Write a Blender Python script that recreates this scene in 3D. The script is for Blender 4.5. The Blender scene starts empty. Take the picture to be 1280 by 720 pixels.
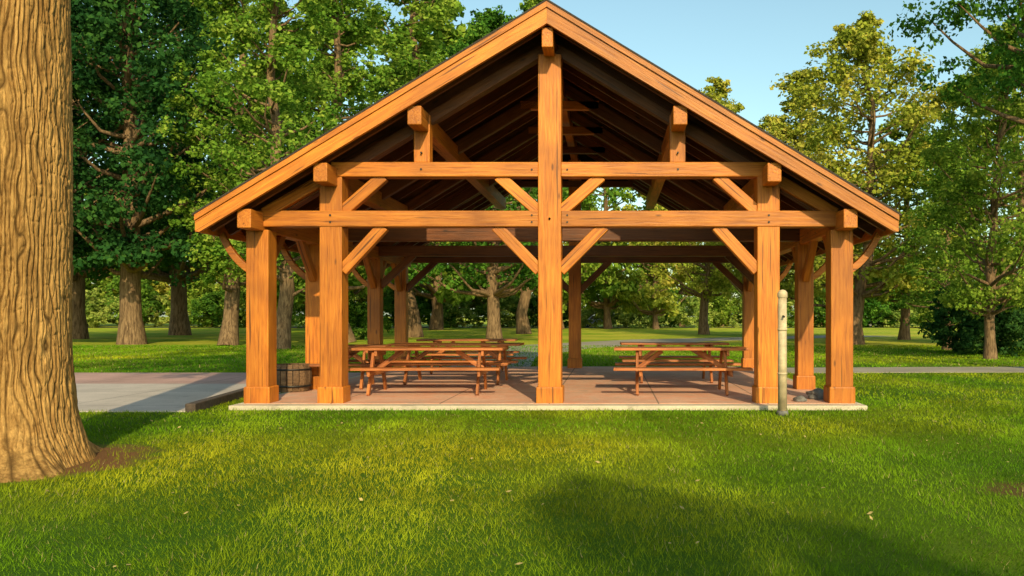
import bpy, math, random
import numpy as np
from mathutils import Vector, Matrix
random.seed(5)
scene=bpy.context.scene
F=1100.0; CX=0.917; CY=-13.1; CH=1.35; VX=765.0; HY=395.0
def px(p,d): return ((p-VX)*d/F+CX, d+CY)

# ---------------------------------------------------------------- world / camera / sun
sun_el=math.radians(28); sdir=Vector((0.25,-1.0,0)).normalized()
w=bpy.data.worlds.new("World"); scene.world=w; w.use_nodes=True
nt=w.node_tree; bg=nt.nodes['Background']
sky=nt.nodes.new('ShaderNodeTexSky'); sky.sky_type='NISHITA'; sky.sun_disc=False
sky.sun_elevation=sun_el; sky.sun_rotation=math.atan2(sdir.x,sdir.y)
sky.air_density=1.0; sky.dust_density=1.5; sky.ozone_density=1.0
tint=nt.nodes.new('ShaderNodeMix'); tint.data_type='RGBA'; tint.blend_type='MULTIPLY'; tint.inputs[0].default_value=1.0
tint.inputs[7].default_value=(1.5,1.66,1.34,1)
nt.links.new(sky.outputs[0],tint.inputs[6]); nt.links.new(tint.outputs[2],bg.inputs[0]); bg.inputs[1].default_value=0.14
S=Vector((sdir.x*math.cos(sun_el),sdir.y*math.cos(sun_el),math.sin(sun_el)))
ld=bpy.data.lights.new("sun","SUN"); ld.energy=5.0; ld.angle=math.radians(0.6); ld.color=(1.0,0.82,0.47)
lo=bpy.data.objects.new("sun",ld); scene.collection.objects.link(lo)
lo.rotation_euler=(-S).to_track_quat('-Z','Y').to_euler(); lo.location=(10,-30,30)
cd=bpy.data.cameras.new("camera"); cam=bpy.data.objects.new("camera",cd); scene.collection.objects.link(cam)
cam.location=(CX,CY,CH); cam.rotation_euler=(math.radians(90),0,0)
cd.sensor_width=36; cd.lens=36*F/1280; cd.shift_x=-(VX-640)/1280; cd.shift_y=(HY-360)/1280; cd.clip_end=3000
scene.camera=cam
scene.view_settings.view_transform='Standard'; scene.view_settings.look='None'; scene.view_settings.exposure=0

# ---------------------------------------------------------------- materials
def newmat(name):
    m=bpy.data.materials.new(name); m.use_nodes=True
    return m,m.node_tree,m.node_tree.nodes['Principled BSDF']
def N(nt,t,**k):
    n=nt.nodes.new(t)
    for a,b in k.items(): setattr(n,a,b)
    return n
def ramp(nt,src,stops):
    r=N(nt,'ShaderNodeValToRGB'); e=r.color_ramp.elements
    while len(e)<len(stops): e.new(0.5)
    for i,(p,c) in enumerate(stops):
        e[i].position=p; e[i].color=(*c,1)
    nt.links.new(src,r.inputs[0]); return r.outputs[0]
def noise(nt,vec,scale,detail=4,rough=0.55,dist=0.0):
    n=N(nt,'ShaderNodeTexNoise'); n.inputs['Scale'].default_value=scale; n.inputs['Detail'].default_value=detail
    n.inputs['Roughness'].default_value=rough; n.inputs['Distortion'].default_value=dist
    if vec is not None: nt.links.new(vec,n.inputs['Vector'])
    return n.outputs[0]
def mapping(nt,vec,scale):
    m=N(nt,'ShaderNodeMapping'); m.inputs['Scale'].default_value=scale; nt.links.new(vec,m.inputs['Vector']); return m.outputs[0]
def mixc(nt,f,a,b,mode='MIX'):
    m=N(nt,'ShaderNodeMix',data_type='RGBA',blend_type=mode)
    for s,v in ((m.inputs[0],f),(m.inputs[6],a),(m.inputs[7],b)):
        if isinstance(v,(int,float)): s.default_value=v
        elif isinstance(v,tuple): s.default_value=(*v,1)
        else: nt.links.new(v,s)
    return m.outputs[2]
def bump(nt,h,bs,strength=0.3,dist=0.02):
    b=N(nt,'ShaderNodeBump'); b.inputs['Strength'].default_value=strength; b.inputs['Distance'].default_value=dist
    nt.links.new(h,b.inputs['Height']); nt.links.new(b.outputs[0],bs.inputs['Normal'])

def wood(name,c1,c2,c3,rough=0.5,spec=0.4):
    m,nt,bs=newmat(name)
    tc=N(nt,'ShaderNodeTexCoord'); oi=N(nt,'ShaderNodeObjectInfo')
    add=N(nt,'ShaderNodeVectorMath',operation='ADD'); sc=N(nt,'ShaderNodeVectorMath',operation='SCALE')
    cmb=N(nt,'ShaderNodeCombineXYZ')
    for i in range(3): nt.links.new(oi.outputs['Random'],cmb.inputs[i])
    nt.links.new(cmb.outputs[0],sc.inputs[0]); sc.inputs['Scale'].default_value=37.0
    nt.links.new(tc.outputs['Object'],add.inputs[0]); nt.links.new(sc.outputs[0],add.inputs[1])
    v=add.outputs[0]
    g=noise(nt,mapping(nt,v,(0.9,14,14)),2.2,4,0.6,0.6)
    col=ramp(nt,g,[(0.28,c1),(0.5,c2),(0.74,c3)])
    big=noise(nt,v,1.3,2)
    col=mixc(nt,ramp(nt,big,[(0.35,(0,0,0)),(0.72,(0.6,)*3)]),col,tuple(x*0.55 for x in c1))
    vo=N(nt,'ShaderNodeTexVoronoi'); vo.inputs['Scale'].default_value=1.0; nt.links.new(mapping(nt,v,(1.6,5,5)),vo.inputs['Vector'])
    col=mixc(nt,ramp(nt,vo.outputs[0],[(0.05,(0.8,)*3),(0.11,(0,0,0))]),col,tuple(x*0.25 for x in c1))
    ck=noise(nt,mapping(nt,v,(0.5,22,22)),1.6,2,0.5)
    col=mixc(nt,ramp(nt,ck,[(0.31,(0.8,)*3),(0.35,(0,0,0))]),col,tuple(x*0.2 for x in c1))
    mr=N(nt,'ShaderNodeMapRange'); nt.links.new(oi.outputs['Random'],mr.inputs[0]); mr.inputs[3].default_value=0.8; mr.inputs[4].default_value=1.14
    hs=N(nt,'ShaderNodeHueSaturation'); nt.links.new(mr.outputs[0],hs.inputs['Value']); nt.links.new(col,hs.inputs['Color'])
    nt.links.new(hs.outputs[0],bs.inputs['Base Color'])
    bs.inputs['Roughness'].default_value=rough; bs.inputs['Specular IOR Level'].default_value=spec
    bump(nt,g,bs,0.4,0.014)
    return m
M_wood=wood("timber_stain",(0.34,0.092,0.008),(0.56,0.172,0.013),(0.68,0.25,0.026))
M_fascia=wood("fascia_stain",(0.38,0.105,0.009),(0.57,0.18,0.015),(0.68,0.25,0.026))
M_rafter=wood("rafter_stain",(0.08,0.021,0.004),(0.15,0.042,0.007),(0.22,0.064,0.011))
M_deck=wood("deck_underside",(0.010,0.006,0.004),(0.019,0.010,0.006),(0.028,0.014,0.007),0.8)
M_table=wood("table_wood",(0.24,0.065,0.018),(0.44,0.14,0.034),(0.58,0.22,0.06),0.45)
M_barrel=wood("barrel_wood",(0.08,0.045,0.022),(0.18,0.10,0.05),(0.28,0.165,0.08),0.8)

def simple(name,c,rough=0.6,metal=0,var=0.3,scale=8,bs_=0.2):
    m,nt,bs=newmat(name); tc=N(nt,'ShaderNodeTexCoord')
    n=noise(nt,tc.outputs['Object'],scale,4,0.6)
    col=ramp(nt,n,[(0.3,tuple(x*(1-var) for x in c)),(0.7,tuple(min(1,x*(1+var)) for x in c))])
    nt.links.new(col,bs.inputs['Base Color']); bs.inputs['Roughness'].default_value=rough; bs.inputs['Metallic'].default_value=metal
    bump(nt,n,bs,bs_,0.01); return m
M_iron=simple("dark_iron",(0.03,0.028,0.026),0.5,0.6)
M_pipe=simple("cream_paint",(0.48,0.38,0.24),0.6,0,0.35,7)
M_stone=simple("grey_stone",(0.13,0.125,0.12),0.9,0,0.5,9,0.6)
M_shingle=simple("asphalt_shingle",(0.04,0.03,0.025),0.95,0,0.5,40,0.8)
M_kerbwood=simple("old_sleeper",(0.06,0.042,0.032),0.9,0,0.5,14,0.8)
M_glass=simple("car_glass",(0.02,0.025,0.03),0.1,0,0.1)
M_tyre=simple("tyre_rubber",(0.02,0.02,0.02),0.9)
M_white=simple("white_car_paint",(0.7,0.7,0.7),0.3,0,0.03)
M_blue=simple("silver_car_paint",(0.3,0.33,0.38),0.3,0.3,0.03)

def concrete(name,c,joint=None,pink=None):
    m,nt,bs=newmat(name); tc=N(nt,'ShaderNodeTexCoord'); v=tc.outputs['Object']
    n1=noise(nt,v,0.8,3,0.6); n2=noise(nt,v,38,3,0.7); n3=noise(nt,v,4,4,0.65)
    col=ramp(nt,n1,[(0.3,tuple(x*0.75 for x in c)),(0.7,tuple(x*1.12 for x in c))])
    if pink: col=mixc(nt,ramp(nt,n3,[(0.35,(0,)*3),(0.65,(0.7,)*3)]),col,pink)
    col=mixc(nt,0.3,col,ramp(nt,n2,[(0.3,(0.3,)*3),(0.7,(1,)*3)]),'MULTIPLY')
    stain=ramp(nt,n3,[(0.28,(0.55,)*3),(0.42,(0,)*3)])
    col=mixc(nt,stain,col,tuple(x*0.4 for x in c))
    if joint:
        br=N(nt,'ShaderNodeTexBrick'); br.offset=0; br.inputs['Scale'].default_value=1.0
        br.inputs['Brick Width'].default_value=joint; br.inputs['Row Height'].default_value=joint; br.inputs['Mortar Size'].default_value=0.012
        nt.links.new(v,br.inputs['Vector'])
        col=mixc(nt,br.outputs['Fac'],col,tuple(x*0.3 for x in c))
    nt.links.new(col,bs.inputs['Base Color']); bs.inputs['Roughness'].default_value=0.75
    bump(nt,n2,bs,0.3,0.006); return m
M_slab=concrete("slab_concrete",(0.74,0.46,0.33),1.6,(0.70,0.29,0.17))
M_edge=concrete("slab_edge_concrete",(0.56,0.48,0.36))
M_pad=concrete("pad_concrete",(0.56,0.48,0.43),2.4)
M_padred=concrete("pad_red_concrete",(0.50,0.30,0.26),2.4)
M_path=concrete("path_asphalt",(0.34,0.29,0.23))
M_road=concrete("road_asphalt",(0.06,0.06,0.062))

bigtree_xy=px(8,8.1); WORN=px(1292,6.8)
def N_mul(nt,s,f):
    a=N(nt,'ShaderNodeMath',operation='MULTIPLY'); nt.links.new(s,a.inputs[0]); a.inputs[1].default_value=f; return a.outputs[0]
def grass_ground():
    m,nt,bs=newmat("lawn"); tc=N(nt,'ShaderNodeTexCoord'); v=tc.outputs['Object']
    n1=noise(nt,v,0.16,3,0.5); n2=noise(nt,v,2.6,4,0.65); n3=noise(nt,v,70,3,0.7)
    col=ramp(nt,n1,[(0.36,(0.06,0.15,0.006)),(0.5,(0.12,0.21,0.008)),(0.64,(0.23,0.28,0.012))])
    col=mixc(nt,ramp(nt,n2,[(0.35,(0,)*3),(0.7,(0.5,)*3)]),col,(0.05,0.12,0.008))
    col=mixc(nt,0.5,col,ramp(nt,n3,[(0.3,(0.35,)*3),(0.7,(1.1,)*3)]),'MULTIPLY')
    sp=N(nt,'ShaderNodeSeparateXYZ'); nt.links.new(v,sp.inputs[0])
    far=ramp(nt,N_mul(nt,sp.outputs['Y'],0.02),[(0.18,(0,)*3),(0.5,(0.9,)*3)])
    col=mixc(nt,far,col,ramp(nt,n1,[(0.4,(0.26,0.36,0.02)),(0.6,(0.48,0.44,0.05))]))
    sep=N(nt,'ShaderNodeVectorMath',operation='DISTANCE'); nt.links.new(v,sep.inputs[0]); sep.inputs[1].default_value=(bigtree_xy[0],bigtree_xy[1],0)
    a=N(nt,'ShaderNodeMath',operation='MULTIPLY_ADD'); nt.links.new(n2,a.inputs[0]); a.inputs[1].default_value=-0.9; nt.links.new(sep.outputs['Value'],a.inputs[2])
    f=ramp(nt,a.outputs[0],[(0.60,(1,)*3),(0.85,(0,)*3)])
    col=mixc(nt,f,col,(0.22,0.11,0.045))
    sep2=N(nt,'ShaderNodeVectorMath',operation='DISTANCE'); nt.links.new(v,sep2.inputs[0]); sep2.inputs[1].default_value=(*WORN,0)
    a2=N(nt,'ShaderNodeMath',operation='MULTIPLY_ADD'); nt.links.new(n2,a2.inputs[0]); a2.inputs[1].default_value=-0.5; nt.links.new(sep2.outputs['Value'],a2.inputs[2])
    col=mixc(nt,ramp(nt,a2.outputs[0],[(0.0,(0.8,)*3),(0.2,(0,)*3)]),col,(0.15,0.08,0.03))
    nt.links.new(col,bs.inputs['Base Color']); bs.inputs['Roughness'].default_value=0.95; bs.inputs['Specular IOR Level'].default_value=0.1
    bump(nt,n3,bs,0.9,0.04); return m
M_lawn=grass_ground()
def thin(name,build,tr=0.35):
    m=bpy.data.materials.new(name); m.use_nodes=True; nt=m.node_tree; nt.nodes.remove(nt.nodes['Principled BSDF'])
    c=build(nt); d=N(nt,'ShaderNodeBsdfDiffuse'); t=N(nt,'ShaderNodeBsdfTranslucent'); mx=N(nt,'ShaderNodeMixShader'); mx.inputs[0].default_value=tr
    nt.links.new(c,d.inputs[0]); nt.links.new(c,t.inputs[0]); nt.links.new(d.outputs[0],mx.inputs[1]); nt.links.new(t.outputs[0],mx.inputs[2])
    nt.links.new(mx.outputs[0],nt.nodes['Material Output'].inputs[0]); return m
M_blade=thin("grass_blades",lambda nt:N(nt,'ShaderNodeAttribute',attribute_name='col').outputs['Color'],0.35)
def leafmat(name,dark,mid,light,k=1.7):
    def b(nt):
        at=N(nt,'ShaderNodeAttribute',attribute_name='lv'); oi=N(nt,'ShaderNodeObjectInfo')
        col=ramp(nt,at.outputs['Fac'],[(0.1,tuple(x*k for x in dark)),(0.5,tuple(x*k for x in mid)),(0.95,tuple(x*k for x in light))])
        mr=N(nt,'ShaderNodeMapRange'); nt.links.new(oi.outputs['Random'],mr.inputs[0]); mr.inputs[3].default_value=0.485; mr.inputs[4].default_value=0.51
        hs=N(nt,'ShaderNodeHueSaturation'); nt.links.new(mr.outputs[0],hs.inputs['Hue']); nt.links.new(col,hs.inputs['Color'])
        return hs.outputs[0]
    return thin(name,b,0.36)
L_dark=leafmat("leaves_dark",(0.010,0.036,0.012),(0.024,0.074,0.018),(0.052,0.12,0.022),1.35)
L_mid=leafmat("leaves_mid",(0.02,0.06,0.010),(0.05,0.12,0.014),(0.11,0.19,0.025),1.6)
L_light=leafmat("leaves_light",(0.04,0.09,0.010),(0.10,0.165,0.018),(0.20,0.24,0.035),1.8)
L_yel=leafmat("leaves_yellow",(0.07,0.10,0.010),(0.17,0.20,0.025),(0.31,0.27,0.05),1.9)
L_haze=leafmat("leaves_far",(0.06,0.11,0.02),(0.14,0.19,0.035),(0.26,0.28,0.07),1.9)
def barkmat(name,c1,c2,attr=False):
    m,nt,bs=newmat(name); tc=N(nt,'ShaderNodeTexCoord'); v=tc.outputs['Object']
    g=noise(nt,mapping(nt,v,(1,1,0.16)),16,5,0.65,0.4)
    col=ramp(nt,g,[(0.35,c1),(0.62,c2)])
    if attr:
        at=N(nt,'ShaderNodeAttribute',attribute_name='lv')
        col=mixc(nt,ramp(nt,at.outputs['Fac'],[(0.12,(0,)*3),(0.7,(1,)*3)]),tuple(x*0.40 for x in c1),col)
        fine=noise(nt,mapping(nt,v,(1,1,0.3)),45,5,0.7)
        col=mixc(nt,0.6,col,ramp(nt,fine,[(0.3,(0.35,)*3),(0.65,(1.15,)*3)]),'MULTIPLY')
        lg=noise(nt,mapping(nt,v,(1,1,0.5)),1.6,3,0.6)
        col=mixc(nt,0.6,col,ramp(nt,lg,[(0.3,(0.55,0.5,0.45)),(0.65,(1.1,)*3)]),'MULTIPLY')
        bump(nt,fine,bs,0.8,0.015)
    else: bump(nt,g,bs,0.8,0.04)
    nt.links.new(col,bs.inputs['Base Color']); bs.inputs['Roughness'].default_value=0.9; bs.inputs['Specular IOR Level'].default_value=0.15
    return m
M_bark=barkmat("bark",(0.07,0.042,0.022),(0.24,0.155,0.085))
M_bark2=barkmat("big_bark",(0.25,0.13,0.038),(0.50,0.29,0.095),True)

# ---------------------------------------------------------------- mesh helpers
def mesh_np(name,V,Fc,mats,mi=None,lv=None,smooth=None,col=None):
    V=np.asarray(V,np.float32); Fc=np.asarray(Fc,np.int32); k=Fc.shape[1]
    me=bpy.data.meshes.new(name); me.vertices.add(len(V)); me.vertices.foreach_set('co',V.ravel())
    me.loops.add(Fc.size); me.loops.foreach_set('vertex_index',Fc.ravel())
    me.polygons.add(len(Fc)); me.polygons.foreach_set('loop_start',np.arange(0,Fc.size,k,dtype=np.int32))
    me.polygons.foreach_set('loop_total',np.full(len(Fc),k,np.int32))
    for m in mats: me.materials.append(m)
    if mi is not None: me.polygons.foreach_set('material_index',np.asarray(mi,np.int32))
    if smooth is not None: me.polygons.foreach_set('use_smooth',np.asarray(smooth,bool))
    if lv is not None:
        a=me.attributes.new('lv','FLOAT','POINT'); a.data.foreach_set('value',np.asarray(lv,np.float32))
    if col is not None:
        a=me.attributes.new('col','FLOAT_COLOR','POINT'); a.data.foreach_set('color',np.asarray(np.concatenate([col,np.ones((len(col),1))],1),np.float32).ravel())
    me.update(calc_edges=True); me.validate(); return me
def link(name,me,parent=None,mat=None):
    o=bpy.data.objects.new(name,me); scene.collection.objects.link(o)
    if parent: o.parent=parent
    if mat: me.materials.append(mat)
    return o
def empty(name,loc=(0,0,0),rz=0):
    e=bpy.data.objects.new(name,None); scene.collection.objects.link(e); e.location=loc; e.rotation_euler=(0,0,rz); e.empty_display_size=0.3; return e
def bevel(o,wd=0.008,seg=2):
    b=o.modifiers.new('b','BEVEL'); b.width=wd; b.segments=seg; b.limit_method='ANGLE'
def beam(name,p1,p2,wd,h,parent,mat,up=None,bv=0.012):
    p1=Vector(p1); p2=Vector(p2); d=p2-p1; L=d.length; x=d.normalized()
    if up is None: up=Vector((0,1,0)) if abs(x.z)>0.95 else Vector((0,0,1))
    else: up=Vector(up)
    y=up.cross(x).normalized(); z=x.cross(y)
    R=Matrix((x,y,z)).transposed().to_4x4(); R.translation=(p1+p2)/2
    a,b,c=L/2,wd/2,h/2
    V=[(sx*a,sy*b,sz*c) for sx in(-1,1) for sy in(-1,1) for sz in(-1,1)]
    Fs=[(0,1,3,2),(4,6,7,5),(0,4,5,1),(2,3,7,6),(0,2,6,4),(1,5,7,3)]
    me=bpy.data.meshes.new(name); me.from_pydata(V,[],Fs); me.update()
    o=link(name,me,parent,mat); o.matrix_basis=R
    if bv: bevel(o,bv)
    return o
def prism_xz(name,pts,y0,y1,parent,mat,ang=0.0,bv=0):
    R=Matrix.Rotation(ang,4,'Y'); Ri=R.inverted(); n=len(pts)
    V=[Ri@Vector((p[0],y0,p[1])) for p in pts]+[Ri@Vector((p[0],y1,p[1])) for p in pts]
    Fs=[tuple(range(n)),tuple(reversed(range(n,2*n)))]+[(i,i+n,(i+1)%n+n,(i+1)%n) for i in range(n)]
    me=bpy.data.meshes.new(name); me.from_pydata([tuple(v) for v in V],[],Fs); me.update()
    import bmesh
    bm=bmesh.new(); bm.from_mesh(me); bmesh.ops.recalc_face_normals(bm,faces=bm.faces); bm.to_mesh(me); bm.free()
    o=link(name,me,parent,mat); o.matrix_basis=R
    if bv: bevel(o,bv)
    return o
def curvebrace(name,p1,p2,sag,wd,h,parent,mat,n=8):
    p1=Vector(p1); p2=Vector(p2); sag=Vector(sag); V=[];Fs=[]
    side=(p2-p1).normalized().cross(sag.normalized()); nrm=sag.normalized()
    for i in range(n+1):
        t=i/n; c=p1.lerp(p2,t)+sag*(4*t*(1-t))
        for a,b in((-1,-1),(1,-1),(1,1),(-1,1)): V.append(tuple(c+side*(a*wd/2)+nrm*(b*h/2)))
    for i in range(n):
        for j in range(4): k=(j+1)%4; Fs.append((i*4+j,i*4+k,i*4+4+k,i*4+4+j))
    Fs+= [(3,2,1,0),(n*4,n*4+1,n*4+2,n*4+3)]
    me=bpy.data.meshes.new(name); me.from_pydata(V,[],Fs); me.update()
    o=link(name,me,parent,mat); bevel(o,0.006); return o
def cyl(name,p1,p2,r1,r2,parent,mat,n=20,smooth=True):
    p1=Vector(p1);p2=Vector(p2); x=(p2-p1).normalized(); q=x.to_track_quat('Z','Y')
    V=[];Fs=[]
    for p,r in((p1,r1),(p2,r2)):
        for i in range(n):
            a=2*math.pi*i/n; V.append(tuple(p+q@Vector((r*math.cos(a),r*math.sin(a),0))))
    for i in range(n): j=(i+1)%n; Fs.append((i,j,n+j,n+i))
    Fs.append(tuple(reversed(range(n)))); Fs.append(tuple(range(n,2*n)))
    me=bpy.data.meshes.new(name); me.from_pydata(V,[],Fs); me.update()
    if smooth:
        for p in me.polygons[:n]: p.use_smooth=True
    return link(name,me,parent,mat)
def lathe(name,prof,parent,mat,n=28):
    V=[];Fs=[]
    for r,z in prof:
        for i in range(n): a=2*math.pi*i/n; V.append((r*math.cos(a),r*math.sin(a),z))
    for k in range(len(prof)-1):
        for i in range(n): j=(i+1)%n; Fs.append((k*n+i,k*n+j,(k+1)*n+j,(k+1)*n+i))
    Fs.append(tuple(range((len(prof)-1)*n,len(prof)*n)))
    me=bpy.data.meshes.new(name); me.from_pydata(V,[],Fs); me.update()
    for p in me.polygons[:-1]: p.use_smooth=True
    return link(name,me,parent,mat)
def sheet(name,pts,z,mat,thick=0,parent=None):
    n=len(pts)
    V=[(p[0],p[1],z) for p in pts]; Fs=[tuple(range(n))]
    if thick:
        V+=[(p[0],p[1],z-thick) for p in pts]; Fs+=[(i,i+n,(i+1)%n+n,(i+1)%n) for i in range(n)]
    me=bpy.data.meshes.new(name); me.from_pydata(V,[],Fs); me.update()
    return link(name,me,parent,mat)

# ---------------------------------------------------------------- ground, paving
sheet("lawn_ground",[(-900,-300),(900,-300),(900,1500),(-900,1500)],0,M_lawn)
slab=empty("concrete_floor"); SW=4.58
sheet("floor_surface",[(-SW+.12,-0.22),(SW-.12,-0.22),(SW-.12,9.2),(-SW+.12,9.2)],0.07,M_slab,0.09,slab)
beam("front_border",(-SW,-0.36,0.020),(SW,-0.36,0.020),0.27,0.09,slab,M_edge,bv=0.012)
beam("border_right",(SW-.06,-0.21,0.022),(SW-.06,9.3,0.022),0.11,0.09,slab,M_edge,bv=0.012)
beam("border_left",(-SW+.06,-0.21,0.022),(-SW+.06,9.3,0.022),0.11,0.09,slab,M_edge,bv=0.012)
sheet("concrete_pavement",[(-20,-0.75),(-5.05,-0.75),(-5.42,2.3),(-4.6,2.3),(-4.6,4.2),(-20,4.2)],0.02,M_pad,0.05)
sheet("red_pavement",[(-24,4.22),(-4.6,4.22),(-4.6,7.6),(-24,7.6)],0.018,M_padred,0.05)
beam("timber_edging",(-4.98,-0.8,0.06),(-5.36,2.4,0.06),0.14,0.13,None,M_kerbwood)
sheet("footpath",[(4.6,7.6),(9,7.9),(16,8.1),(40,7.2),(40,9.5),(16,10.3),(9,10.0),(4.6,9.6)],0.012,M_path,0.03)
sheet("park_path",[(-3.2,9.35),(-1.2,9.35),(-1.6,16),(0,24),(6,34),(20,46),(16,48),(2,37),(-4,26),(-4.8,16)],0.010,M_path,0.02)
sheet("road",[(-200,88),(200,88),(200,95),(-200,95)],0.012,M_road,0.02)

# ---------------------------------------------------------------- pavilion
P=empty("picnic_pavilion")
SL=0.606; APX=5.77
def rz(x): return APX-SL*abs(x)
EA=4.95; Y0,Y1=-0.72,9.42
ang=math.atan(SL)
PW=0.33
zf=0.05
def post(name,x,y,z1,w_=PW,mat=M_wood):
    beam(name,(x,y,zf),(x,y,z1),w_,w_,P,mat)
    beam(name+"_skirt",(x,y,zf+0.005),(x,y,zf+0.26),w_+0.055,w_+0.055,P,mat,bv=0.02)
OUT=4.3; INN=3.22
for s,n in((-1,'l'),(1,'r')):
    post("post_outer_"+n,s*OUT,0,2.62); post("post_inner_"+n,s*INN,0.0,3.41)
    for k,yy in enumerate((2.4,6.3,8.7)): post(f"side_post_{n}_{k}",s*OUT,yy,2.62,0.28)
post("king_post",0,0,5.2,0.34)
post("rear_king_post",0,8.7,5.2,0.30)
yb=-0.045
for s,n in((-1,'l'),(1,'r')):
    beam("lower_beam_"+n,(s*0.168,yb,2.78),(s*(OUT+0.02),yb,2.78),0.27,0.235,P,M_wood)
    beam("upper_beam_"+n,(s*0.168,yb-0.004,3.505),(s*(INN-0.01),yb-0.004,3.505),0.26,0.215,P,M_wood)
    beam("strut_"+n,(s*1.885,-0.03,3.612),(s*1.885,-0.03,4.32),0.235,0.22,P,M_wood)
    B=[((0.15,2.02),(0.80,2.68)),((3.07,2.02),(2.46,2.68)),((0.15,2.88),(0.76,3.42)),((3.08,2.88),(2.46,3.42)),((4.22,2.86),(3.30,3.40))]
    for k,(a,b) in enumerate(B):
        beam(f"brace_{n}_{k}",(s*a[0],-0.06,a[1]),(s*b[0],-0.06,b[1]),0.14,0.17,P,M_wood,up=(0,0,1))
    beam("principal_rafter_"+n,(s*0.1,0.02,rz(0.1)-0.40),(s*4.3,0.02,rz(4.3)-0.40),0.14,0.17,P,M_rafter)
    curvebrace("plate_brace_"+n,(s*OUT,-0.15,2.18),(s*OUT,-0.62,2.64),(0,0.04,-0.04),0.17,0.17,P,M_wood)
    for k,yy in enumerate((0,2.4,6.3,8.7)):
        curvebrace(f"eave_brace_{n}_{k}",(s*(OUT+0.13),yy-0.05,2.02),(s*4.86,yy-0.05,2.56),(s*0.035,0,-0.045),0.10,0.10,P,M_wood)
        if k<3: beam(f"side_brace_a_{n}_{k}",(s*OUT,yy+0.12,2.0),(s*OUT,yy+0.8,2.66),0.12,0.15,P,M_wood)
        if k>0: beam(f"side_brace_b_{n}_{k}",(s*OUT,yy-0.12,2.0),(s*OUT,yy-0.8,2.66),0.12,0.15,P,M_wood)
        if k>=2: beam(f"tie_brace_{n}_{k}",(s*(OUT-0.1),yy,2.0),(s*(OUT-0.85),yy,2.7),0.12,0.15,P,M_rafter)
    beam("rear_king_brace_"+n,(s*0.1,8.7,1.95),(s*0.85,8.7,2.7),0.12,0.15,P,M_rafter)
    for k,xx in enumerate((OUT,INN,1.885)):
        beam(f"purlin_{n}_{k}",(s*xx,Y0+0.09,rz(xx)-0.43),(s*xx,Y1-0.09,rz(xx)-0.43),0.2,0.27,P,M_wood)
    ag=ang*s
    for nm,ya,ybk,top,h in(("front",Y0,Y0+0.07,0,0.27),("rear",Y1-0.07,Y1,0,0.27)):
        prism_xz(f"fascia_{nm}_{n}",[(s*0.001,rz(0)-top),(s*EA,rz(EA)-top),(s*EA,rz(EA)-h+0.04),(s*(EA-0.06),rz(EA-0.06)-h),(s*0.001,rz(0)-h-0.03)],ya,ybk,P,M_fascia,ag)
    prism_xz("fascia_trim_"+n,[(s*0.001,rz(0)+0.004),(s*EA,rz(EA)+0.004),(s*EA,rz(EA)-0.075),(s*0.001,rz(0)-0.075)],Y0-0.028,Y0-0.002,P,M_fascia,ag)
    prism_xz("shingles_"+n,[(0,rz(0)+0.036),(s*(EA+0.03),rz(EA+0.03)+0.036),(s*(EA+0.03),rz(EA+0.03)+0.006),(0,rz(0)+0.006)],Y0-0.035,Y1+0.035,P,M_shingle,ag)
    nb=26
    for i in range(nb):
        a=i/nb*EA; b=(i+1)/nb*EA-0.012
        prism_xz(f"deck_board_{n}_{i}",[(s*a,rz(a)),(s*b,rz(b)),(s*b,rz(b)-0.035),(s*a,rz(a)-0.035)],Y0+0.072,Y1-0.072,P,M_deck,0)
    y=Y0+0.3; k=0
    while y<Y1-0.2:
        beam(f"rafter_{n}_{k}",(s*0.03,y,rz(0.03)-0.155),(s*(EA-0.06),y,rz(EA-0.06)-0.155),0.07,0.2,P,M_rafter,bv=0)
        y+=0.6; k+=1
    beam("eave_board_"+n,(s*(EA-0.02),Y0+0.075,rz(EA)-0.14),(s*(EA-0.02),Y1-0.075,rz(EA)-0.14),0.04,0.2,P,M_fascia,bv=0.004)
beam("ridge_beam",(0,Y0+0.08,rz(0)-0.47),(0,Y1-0.08,rz(0)-0.47),0.16,0.28,P,M_wood)
for k,yy in enumerate((2.4,6.3,8.7)):
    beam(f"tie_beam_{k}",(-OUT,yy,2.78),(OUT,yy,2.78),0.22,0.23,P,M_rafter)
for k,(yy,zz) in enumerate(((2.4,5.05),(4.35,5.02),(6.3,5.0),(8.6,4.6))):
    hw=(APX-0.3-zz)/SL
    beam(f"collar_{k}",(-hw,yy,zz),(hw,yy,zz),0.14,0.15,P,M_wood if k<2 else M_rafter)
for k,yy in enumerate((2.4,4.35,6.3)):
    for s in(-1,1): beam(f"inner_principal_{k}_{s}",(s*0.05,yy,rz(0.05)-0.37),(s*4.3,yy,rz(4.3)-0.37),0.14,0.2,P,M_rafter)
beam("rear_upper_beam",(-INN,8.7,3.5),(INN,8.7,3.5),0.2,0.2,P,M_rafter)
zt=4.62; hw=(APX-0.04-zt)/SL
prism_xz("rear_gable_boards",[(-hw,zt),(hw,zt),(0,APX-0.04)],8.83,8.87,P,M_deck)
for s in(-1,1):
    for (x,z,r) in((0.0,2.78,0.016),(0.26,2.83,0.014),(0.26,2.73,0.014),(INN,2.83,0.016),(INN,2.73,0.016),(OUT-0.02,2.78,0.016),(0.26,3.5,0.014),(1.885,3.505,0.016),(1.885,3.75,0.014)):
        cyl("peg",(s*x,-0.1,z),(s*x,-0.192,z),r,r,P,M_iron,10)
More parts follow.
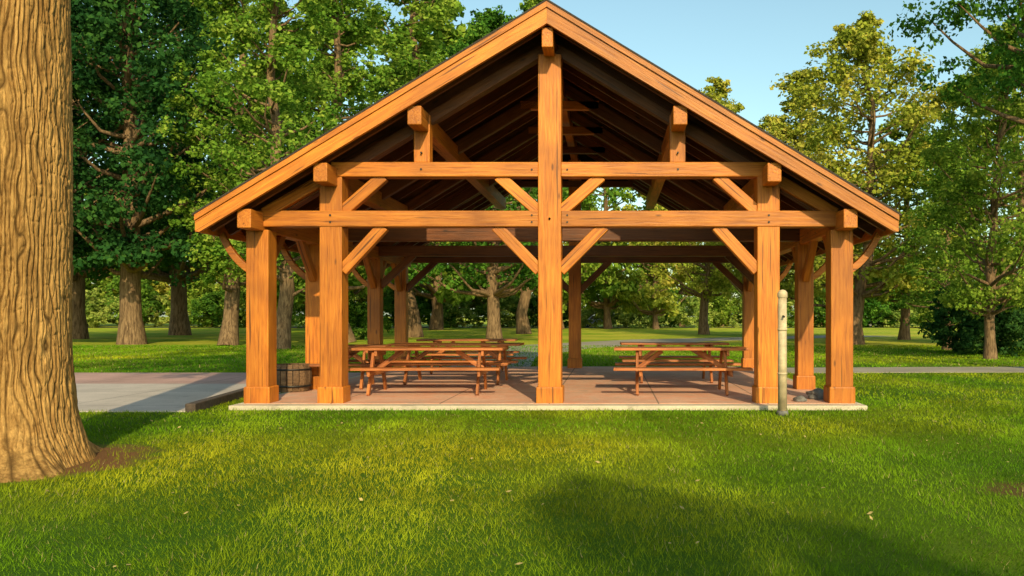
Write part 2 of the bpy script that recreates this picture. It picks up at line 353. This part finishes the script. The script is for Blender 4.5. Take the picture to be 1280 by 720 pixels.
# ---------------------------------------------------------------- picnic tables
def table(d,pc,L,rz_=0.0):
    x,y=px(pc,d); T=empty("picnic_table",(x,y,0.07),rz_)
    for i in range(5):
        yy=(i-2)*0.148; beam(f"top_plank_{i}",(-L/2,yy,0.735),(L/2,yy,0.735),0.138,0.04,T,M_table,bv=0.006)
    for s in(-1,1):
        for i in range(2):
            yy=s*(0.66+i*0.145); beam(f"bench_plank_{s}_{i}",(-L/2,yy,0.435),(L/2,yy,0.435),0.135,0.04,T,M_table,bv=0.006)
    for sx in(-1,1):
        xx=sx*(L/2-0.38)
        for s in(-1,1):
            beam(f"leg_{sx}_{s}",(xx,s*0.62,0.0),(xx,s*0.22,0.712),0.045,0.10,T,M_table,bv=0.006)
        beam(f"bench_bearer_{sx}",(xx+0.048,-0.82,0.365),(xx+0.048,0.82,0.365),0.045,0.095,T,M_table,bv=0.006)
        beam(f"top_bearer_{sx}",(xx+0.048,-0.34,0.667),(xx+0.048,0.34,0.667),0.045,0.09,T,M_table,bv=0.006)
        beam(f"diag_{sx}",(xx+0.02,0,0.40),(xx-sx*0.42,0,0.70),0.045,0.08,T,M_table,bv=0.006)
    return T
table(14.75,537,2.5,0.03); table(17.0,572,2.5,-0.02); table(14.75,850,2.2,-0.02); table(17.4,842,2.1,0.03); table(20.0,585,2.2,0.02); table(15.9,440,1.3,0.1)

x,y=px(978,12.0)
T=empty("standpipe_post",(x,y,0))
cyl("pipe",(0,0,0),(0,0,1.62),0.062,0.058,T,M_pipe,24); lathe("cap",[(0.066,1.60),(0.070,1.63),(0.066,1.67),(0.04,1.70),(0.008,1.71)],T,M_pipe,24)
cyl("collar",(0,0,0.0),(0,0,0.06),0.085,0.075,T,M_stone,20); cyl("tap",(0,-0.05,1.35),(0,-0.12,1.34),0.014,0.014,T,M_iron,10)
for k,z in enumerate((0.55,1.15)): cyl(f"band_{k}",(0,0,z),(0,0,z+0.03),0.066,0.066,T,M_pipe,24)
x,y=px(366,15.0)
T=empty("wooden_barrel",(x,y,0.072))
n=18
for i in range(n):
    a=2*math.pi*i/n; c,s=math.cos(a),math.sin(a)
    curvebrace(f"stave_{i}",(0.25*c,0.25*s,0.0),(0.27*c,0.27*s,0.46),(0.035*c,0.035*s,0),0.09,0.025,T,M_barrel,6)
lathe("barrel_soil",[(0.25,0.05),(0.27,0.38),(0.12,0.42),(0.01,0.43)],T,M_kerbwood)
for k,z in enumerate((0.08,0.36)): lathe(f"hoop_{k}",[(0.285 if k else 0.28,z),(0.31,z+0.0),(0.312,z+0.03),(0.29,z+0.03)],T,M_iron)
def rock(name,x,y,z,r,seed):
    import bmesh
    bm=bmesh.new(); bmesh.ops.create_icosphere(bm,subdivisions=3,radius=r)
    from mathutils import noise as mn
    for v in bm.verts:
        f=1+0.35*mn.noise(v.co*(1.6/r)+Vector((seed,0,0))); v.co*=f; v.co.z*=0.6
    me=bpy.data.meshes.new(name); bm.to_mesh(me); bm.free(); o=link(name,me,None,M_stone); o.location=(x,y,z+r*0.3)
x,y=px(1021,13.6); rock("stone",x,y,0.07,0.17,3); x,y=px(1000,13.2); rock("stone",x,y,0.07,0.09,7)

# ---------------------------------------------------------------- trees
class TB:
    def __init__(s): s.V=[];s.F=[];s.mi=[];s.lv=[];s.n=0
    def add(s,V,Fc,mi,lv): s.V.append(V);s.F.append(Fc+s.n);s.mi.append(np.full(len(Fc),mi));s.lv.append(lv);s.n+=len(V)
    def tube(s,pts,rad,k=8):
        pts=np.array(pts,float); m=len(pts); t=np.gradient(pts,axis=0); t/=np.linalg.norm(t,axis=1)[:,None]+1e-9
        a=np.cross(t,[0.13,1,0.07]); a/=np.linalg.norm(a,axis=1)[:,None]+1e-9; b=np.cross(t,a)
        th=np.arange(k)*2*np.pi/k
        V=(pts[:,None,:]+np.array(rad)[:,None,None]*(np.cos(th)[None,:,None]*a[:,None,:]+np.sin(th)[None,:,None]*b[:,None,:])).reshape(-1,3)
        i=np.arange(m-1)[:,None]*k; j=np.arange(k)[None,:]; j2=(j+1)%k
        Fc=np.stack([i+j,i+j2,i+k+j2,i+k+j],-1).reshape(-1,4)
        s.add(V,Fc,0,np.zeros(len(V)))
    def leaves(s,C,R,n,size,rng,flat=0.7):
        m=len(C); c=np.repeat(C,n,0); r=np.repeat(R,n); cv=np.repeat(rng.random(m),n)
        d=rng.normal(size=(m*n,3)); d/=np.linalg.norm(d,axis=1)[:,None]
        p=c+d*(r*rng.random(m*n)**0.45)[:,None]*np.array([1,1,flat])
        nr=d*0.7+np.array([0,0,0.45])+rng.normal(size=(m*n,3))*0.55; nr/=np.linalg.norm(nr,axis=1)[:,None]
        t=np.cross(nr,rng.normal(size=(m*n,3))); t/=np.linalg.norm(t,axis=1)[:,None]; b=np.cross(nr,t)
        L=(size*(0.6+0.8*rng.random(m*n)))[:,None]; W=L*0.36
        V=np.stack([p-t*L*0.5,p+b*W-nr*L*0.06,p+t*L*0.5,p-b*W-nr*L*0.06],1).reshape(-1,3)
        Fc=np.arange(m*n*4).reshape(-1,4)
        lv=np.repeat(0.45*rng.random(m*n)+0.55*cv,4)
        s.add(V,Fc,1,lv)
    def mesh(s,name,mats):
        mi=np.concatenate(s.mi); return mesh_np(name,np.concatenate(s.V),np.concatenate(s.F),mats,mi,np.concatenate(s.lv),mi==0)
def tree_mesh(name,seed,H,tr,cb,cr,nc,shape='round',sub=6,nl=70,ls=0.16,clr=1.25,lean=0.4,trunk=True):
    rng=np.random.default_rng(seed); T=TB()
    zs=np.linspace(0,H*0.93,16); wx=np.cumsum(rng.normal(size=16))*lean*0.12; wy=np.cumsum(rng.normal(size=16))*lean*0.12
    wx-=wx[0];wy-=wy[0]
    rad=tr*(1-zs/(H*0.97))**0.8+0.02; rad[0]*=1.35
    if trunk: T.tube(np.stack([wx,wy,zs],1),rad,12)
    C=[];R=[]
    for i in range(nc):
        t=(i+0.5)/nc; t=min(0.99,max(0.01,t+rng.normal()*0.03))
        z=cb+(H-cb)*t
        if shape=='round': pr=math.sin(math.pi*min(1,(0.12+0.86*t))**0.85)
        elif shape=='cone': pr=(1-t)**0.75*min(1,0.45+t*4)
        elif shape=='tall': pr=(1-t**2.2)*min(1,0.5+t*2)*0.95
        else: pr=math.sqrt(max(0,1-t*t))
        pr=max(pr,0.08)
        a=i*2.399963+rng.normal()*0.5
        rr=cr*pr*(0.35+0.65*rng.random()**0.5)*(1+0.18*rng.normal())
        bx=np.interp(z,zs,wx); by=np.interp(z,zs,wy)
        c=np.array([bx+rr*math.cos(a),by+rr*math.sin(a),z]); cl=clr*(0.65+0.6*rng.random())*(0.55+0.6*pr)
        zb=max(cb*0.85,z-rr*(0.45 if shape!='cone' else 0.1)-0.3)
        if trunk and rr>0.5:
            x0,y0=np.interp(zb,zs,wx),np.interp(zb,zs,wy); p0=np.array([x0,y0,zb])
            q=(p0+c)/2+np.array([0,0,-0.12*rr])+rng.normal(size=3)*0.15
            rb=np.interp(zb,zs,rad)*0.38+0.01
            T.tube([p0,(p0*0.5+q*0.5)+rng.normal(size=3)*0.05,q,(q+c)/2+rng.normal(size=3)*0.06,c],[rb,rb*0.8,rb*0.6,rb*0.4,0.012],6)
        for k in range(sub):
            d=rng.normal(size=3); d/=np.linalg.norm(d); d[2]*=0.6
            sc=c+d*cl*(0.35+0.65*rng.random())
            C.append(sc); R.append(cl*(0.28+0.28*rng.random()))
    T.leaves(np.array(C),np.array(R),nl,ls,rng)
    return T.mesh(name,[M_bark,L_mid])
TV={
 'maple':(tree_mesh("t_maple",1,20,0.42,3.6,4.6,95,'round',7,56,0.21,1.55),20),
 'maple2':(tree_mesh("t_maple2",2,18,0.36,3.0,4.4,85,'round',7,56,0.20,1.5),18),
 'tall':(tree_mesh("t_tall",3,20,0.30,3.0,3.0,95,'tall',6,46,0.17,1.1,0.9),20),
 'tall2':(tree_mesh("t_tall2",4,19,0.26,2.6,2.7,85,'tall',6,46,0.17,1.05,1.3),19),
 'cone':(tree_mesh("t_cone",6,15,0.24,2.2,3.3,90,'cone',6,46,0.16,1.0,0.4),15),
 'oval':(tree_mesh("t_oval",7,14,0.26,2.6,3.5,85,'round',7,46,0.17,1.15,0.8),14),
 'oval2':(tree_mesh("t_oval2",17,14,0.24,2.4,3.7,80,'round',7,48,0.17,1.2,0.9),14),
 'high':(tree_mesh("t_high",8,16,0.26,6.6,4.0,75,'round',7,60,0.13,1.15,0.6),16),
 'far':(tree_mesh("t_far",9,15,0.26,1.6,4.4,60,'round',6,34,0.36,1.6,0.6),15),
 'far2':(tree_mesh("t_far2",10,14,0.22,1.4,3.8,60,'cone',6,32,0.34,1.5,0.6),14),
}
shrubs=[tree_mesh("t_shrub",11,2.2,0.05,0.15,1.5,26,'dome',6,40,0.14,0.6,0.2,False), tree_mesh("t_shrub2",12,3.2,0.06,0.2,1.7,34,'dome',6,40,0.16,0.75,0.2,False)]
def place_xy(name,kind,x,y,h,mat,wide=1.0,parent=None,lean=0):
    me,H=TV[kind]; o=link(name,me,parent); o.location=(x,y,-0.03); s=h/H
    o.scale=(s*wide,s*wide,s); o.rotation_euler=(0,lean,random.uniform(0,6.28))
    o.material_slots[1].link='OBJECT'; o.material_slots[1].material=mat
    return o
def place(name,kind,pc,d,h,mat,wide=1.0,parent=None,lean=0):
    x,y=px(pc,d); return place_xy(name,kind,x,y,h,mat,wide,parent,lean)
for a in [('maple',165,42,23,L_dark,1.0),('maple2',95,52,25,L_dark,1.0),('maple',20,40,21,L_dark,1.0),('maple2',225,62,27,L_mid,1.0),
          ('tall',285,40,20,L_light,1.1),('tall2',350,36,19,L_light,1.15),('tall',432,45,22,L_light,1.2),('tall2',515,56,27,L_light,1.4),
          ('maple2',618,46,17,L_mid,1.0),('far',400,80,30,L_light,1.0),('far',545,86,33,L_light,0.9),
          ('tall2',655,66,26,L_light,1.15),
          ('oval2',880,64,18.5,L_yel,1.0),('oval',945,56,14,L_yel,1.0),('cone',1005,56,17,L_yel,1.2),('oval2',1070,42,15.8,L_yel,1.1),('oval',1130,50,13,L_light,1.1),
          ('cone',1185,35,8.8,L_light,1.2),('oval2',1238,27.5,9.7,L_light,0.95),('high',1350,21,17,L_mid,0.85),('oval',1300,40,14.5,L_light,1.15),
          ('far',760,92,25,L_light,0.8),('far2',700,88,24,L_light,0.9),('far',820,90,17,L_yel,0.9)]:
    k,p,d,h,m,wd=a
    place("added_shade_tree",k,p,d,h,m,wd)
# unseen trees added behind the camera, placed to throw shade over the near lawn
for tx,ty,h in ((1.6,-7.6,12.5),(5.2,-6.4,13.5),(-5.0,-9.3,11.5),(9.5,-4.6,13)):
    D=h/math.tan(sun_el)*0.97
    place_xy("added_shade_tree",'oval',tx+sdir.x*D,ty+sdir.y*D,h,L_mid,0.85)
DT=empty("distant_trees")
i=0
x=-125
while x<85:
    d=random.uniform(110,124)
    pc=(x-CX)*F/112+VX
    h=random.uniform(10,15)
    if pc<640: h*=1.7
    place(f"tree_{i}",random.choice(['far','far','far2']),pc,d,h,random.choice([L_haze,L_haze,L_light,L_yel]),1.3,parent=DT); i+=1
    x+=random.uniform(4,7.5)
def shrub(pc,d,s,mat,parent=None,name="shrub",v=0):
    x,y=px(pc,d); o=link(name,shrubs[v],parent); o.location=(x,y,0); o.scale=(s,s,s*random.uniform(0.8,1.1)); o.rotation_euler=(0,0,random.uniform(0,6.28))
    o.material_slots[1].link='OBJECT'; o.material_slots[1].material=mat
for p,d,s,m in((1200,32,0.75,L_dark),(1245,30,0.85,L_dark),(1290,31,1.0,L_dark),(450,50,1.0,L_mid)):
    shrub(p,d,s,m,v=random.randint(0,1))
SH=empty("distant_shrubs")
for i in range(46):
    shrub(-120+i*33+random.uniform(-9,9),random.uniform(99,105),random.uniform(1.2,2.2),random.choice([L_mid,L_light,L_haze]),SH,f"shrub_{i}",i%2)

def vnoise(rng,nu,nv):
    G=rng.random((nv+2,nu))
    def f(u,v):
        u=(u%1.0)*nu; v=np.clip(v,0,0.9999)*nv; i=np.floor(u).astype(int); j=np.floor(v).astype(int); a=u-i; b=v-j
        a=a*a*(3-2*a); b=b*b*(3-2*b)
        return (G[j,i%nu]*(1-a)+G[j,(i+1)%nu]*a)*(1-b)+(G[j+1,i%nu]*(1-a)+G[j+1,(i+1)%nu]*a)*b
    return f
def big_tree():
    rng=np.random.default_rng(21); T=TB()
    nu,nv=700,640; Ht=9.0
    u=np.arange(nu)/nu; z=np.concatenate([np.linspace(-0.05,5.2,590),np.linspace(5.3,Ht,50)])
    U,Z=np.meshgrid(u,z)
    w1=vnoise(rng,26,22);w2=vnoise(rng,52,50);w3=vnoise(rng,10,8);f3=vnoise(rng,160,200);lob=vnoise(rng,9,3); f4=vnoise(rng,80,80); f5=vnoise(rng,40,40)
    wz=Z/Ht
    ph=2*np.pi*26*U+5.0*(w1(U,wz)-0.5)+2.4*(w2(U,wz)-0.5)+5.0*(w3(U,wz)-0.5)
    a1=np.abs(np.sin(ph))
    ph2=2*np.pi*41*U-5.0*(w1(U+0.3,1-wz)-0.5)+2.4*(w2(U+0.6,wz)-0.5)
    a2=np.abs(np.sin(ph2))
    h=np.minimum(a1*1.3,a2*1.4+0.3); h=np.clip(h,0,1)**0.8
    brk=np.clip(np.abs(f4(U,wz)-0.5)*8,0,1)
    h=h*(0.62+0.38*brk)*(0.7+0.5*f5(U,wz))+0.18*f3(U,wz)
    zz=np.clip(Z,0,None)
    base=0.455-0.006*Z+0.30*np.exp(-zz/0.42)*(0.7+0.6*lob(U,zz/8))+0.28*np.exp(-zz/0.13)*np.clip(lob(U+0.03,zz/8)*2.0-0.6,0,1.2)
    r=base+0.030*h+0.03*(w3(U,wz)-0.5)
    th=U*2*np.pi
    V=np.stack([r*np.cos(th)+0.05*np.sin(Z*0.5),r*np.sin(th),Z],-1).reshape(-1,3)
    i=np.arange(nv-1)[:,None]*nu; j=np.arange(nu)[None,:]; j2=(j+1)%nu
    Fc=np.stack([i+j,i+j2,i+nu+j2,i+nu+j],-1).reshape(-1,4)
    T.add(V,Fc,0,np.clip(h,0,1).ravel())
    C=[];R=[]
    for k in range(60):
        a=k*2.4+rng.normal()*0.3; t=rng.random(); zc=8.8+8*t; rr=5.0*math.sin(math.pi*(0.2+0.75*t))*(0.3+0.7*rng.random()**0.5)
        c=np.array([rr*math.cos(a),rr*math.sin(a),zc])
        if k%3==0:
            p0=np.array([0.05,0,7.2+1.2*rng.random()]); q=(p0+c)/2+np.array([0,0,0.4]); T.tube([p0,(p0+q)/2,q,(q+c)/2,c],[0.2,0.16,0.12,0.07,0.02],8)
        for s in range(6):
            d=rng.normal(size=3); d/=np.linalg.norm(d); C.append(c+d*1.1); R.append(0.5+0.35*rng.random())
    T.tube([[0.0,0,8.6],[0.1,0.1,11],[0,0.2,14]],[0.36,0.22,0.05],12)
    T.leaves(np.array(C),np.array(R),45,0.19,rng)
    me=T.mesh("big_tree",[M_bark2,L_mid]); o=link("old_shade_tree",me); o.location=(bigtree_xy[0],bigtree_xy[1],0)
big_tree()

# ---------------------------------------------------------------- grass blades
def grass():
    rng=np.random.default_rng(9); Vs=[];Fs=[];K=[];n0=0
    nA=vnoise(rng,16,16); nB=vnoise(rng,130,130); nC=vnoise(rng,50,50)
    def colour(x,y):
        u=(x+40)/80; v=(y+20)/80
        a=0.55*nA(u,v)+0.45*nC(u,v)
        dp=np.hypot((x+1.3)*0.55,(y+5.4)); a=a+0.5*np.exp(-(dp/2.3)**2)-0.06  # pool of sunlight left of centre, painted into the blade colour as yellow
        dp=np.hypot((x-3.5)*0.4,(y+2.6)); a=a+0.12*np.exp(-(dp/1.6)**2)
        a=a+0.05*np.sin((x+0.12*y)*2*np.pi/2.3)
        a=np.clip(a,0,1)[:,None]
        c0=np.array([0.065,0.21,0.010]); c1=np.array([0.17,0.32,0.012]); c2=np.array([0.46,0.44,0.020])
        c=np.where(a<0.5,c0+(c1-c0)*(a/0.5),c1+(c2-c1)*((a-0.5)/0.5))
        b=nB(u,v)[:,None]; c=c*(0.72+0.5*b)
        return c
    for (d0,d1,dens,hh,ww) in((3.6,6.5,3000,0.042,0.005),(6.5,10,1900,0.042,0.0075),(10,14,1000,0.045,0.012),(14,22,330,0.05,0.02),(22,40,90,0.06,0.04)):
        wl=-(1.0*d1)-1; wr=0.75*d1+1; n=int((d1-d0)*(wr-wl)*dens)
        x=rng.uniform(wl,wr,n)+CX; d=rng.uniform(d0,d1,n); y=d+CY
        k=(x-CX>-(0.72*d)-1.2)&(x-CX<0.5*d+1.2)
        k&=~((np.abs(x)<4.6)&(y>-0.51)&(y<9.35))
        edge=np.where(y<2.35,-4.96-(y+0.75)*0.121,-4.58)
        k&=~((x<edge)&(y>-0.77)&(y<7.62)); k&=~((x>4.58)&(y>7.6)&(y<10.1))
        r=np.hypot(x-bigtree_xy[0],y-bigtree_xy[1]); k&=(r>0.8)&((r>1.3)|(rng.random(n)<0.35*(r-0.5)))
        r=np.hypot(x-WORN[0],y-WORN[1]); k&=(r>0.35)|(rng.random(n)<0.35)
        x=x[k];y=y[k];n=len(x)
        tuft=nB((x*3+40)%80/80,((y*3+20)%80)/80)
        a=rng.uniform(0,2*np.pi,n); h=hh*(0.35+0.8*rng.random(n))*(0.65+0.8*tuft); wd=ww*(0.6+0.7*rng.random(n))
        ln=h*(0.25+0.75*rng.random(n)); la=rng.uniform(0,2*np.pi,n)
        stripe=np.where(np.sin((x+0.12*y)*2*np.pi/2.3)>0,1.0,-1.0)
        b=np.stack([np.cos(a)*wd,np.sin(a)*wd,np.zeros(n)],1)/2; p=np.stack([x,y,np.full(n,-0.004)],1)
        tip=p+np.stack([np.cos(la)*ln,np.sin(la)*ln+stripe*0.45*h,h],1)
        Vs.append(np.stack([p-b,p+b,tip],1).reshape(-1,3)); Fs.append(np.arange(3*n).reshape(-1,3)+n0); n0+=3*n
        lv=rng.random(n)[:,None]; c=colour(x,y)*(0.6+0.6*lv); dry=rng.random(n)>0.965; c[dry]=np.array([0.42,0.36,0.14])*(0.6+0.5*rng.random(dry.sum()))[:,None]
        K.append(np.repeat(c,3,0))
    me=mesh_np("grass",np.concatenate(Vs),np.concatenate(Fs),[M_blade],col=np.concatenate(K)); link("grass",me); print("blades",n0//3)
grass()
def fallen():
    rng=np.random.default_rng(33); n=90; d=rng.uniform(4.5,13,n); x=CX+rng.uniform(-0.72,0.5,n)*d; y=d+CY
    a=rng.uniform(0,6.28,n); s=0.012+0.016*rng.random(n); z=0.03+0.01*rng.random(n)
    t=np.stack([np.cos(a),np.sin(a),rng.normal(size=n)*0.3],1)*s[:,None]; b=np.stack([-np.sin(a),np.cos(a),rng.normal(size=n)*0.4],1)*s[:,None]*0.6
    p=np.stack([x,y,z],1); V=np.stack([p-t,p+b,p+t,p-b],1).reshape(-1,3)
    me=mesh_np("fallen",V,np.arange(4*n).reshape(-1,4),[simple("dry_leaf",(0.40,0.30,0.10),0.7)]); link("fallen_leaves",me)
fallen()
def car(pc,d,paint,rot=0):
    x,y=px(pc,d); C=empty("parked_car",(x,y,0.0),rot)
    body=[(-2.1,0.35),(-2.15,0.75),(-1.95,0.92),(-1.25,0.98),(-0.7,1.42),(0.75,1.45),(1.35,1.0),(2.0,0.88),(2.15,0.6),(2.1,0.33)]
    prism_xz("body",body,-0.85,0.85,C,paint,0,0.06)
    gl=[(-1.12,0.99),(-0.64,1.37),(0.70,1.39),(1.2,1.0)]
    prism_xz("windows",gl,-0.857,0.857,C,M_glass,0)
    for k,(wx,wy) in enumerate(((-1.3,-0.8),(1.3,-0.8),(-1.3,0.8),(1.3,0.8))):
        cyl(f"wheel_{k}",(wx,wy-0.1,0.32),(wx,wy+0.1,0.32),0.32,0.32,C,M_tyre,20); cyl(f"hub_{k}",(wx,wy-0.11,0.32),(wx,wy+0.11,0.32),0.17,0.17,C,M_white,14)
for p,d,m in((748,107,M_white),(1098,106,M_blue)): car(p,d,m,random.uniform(-0.05,0.05))
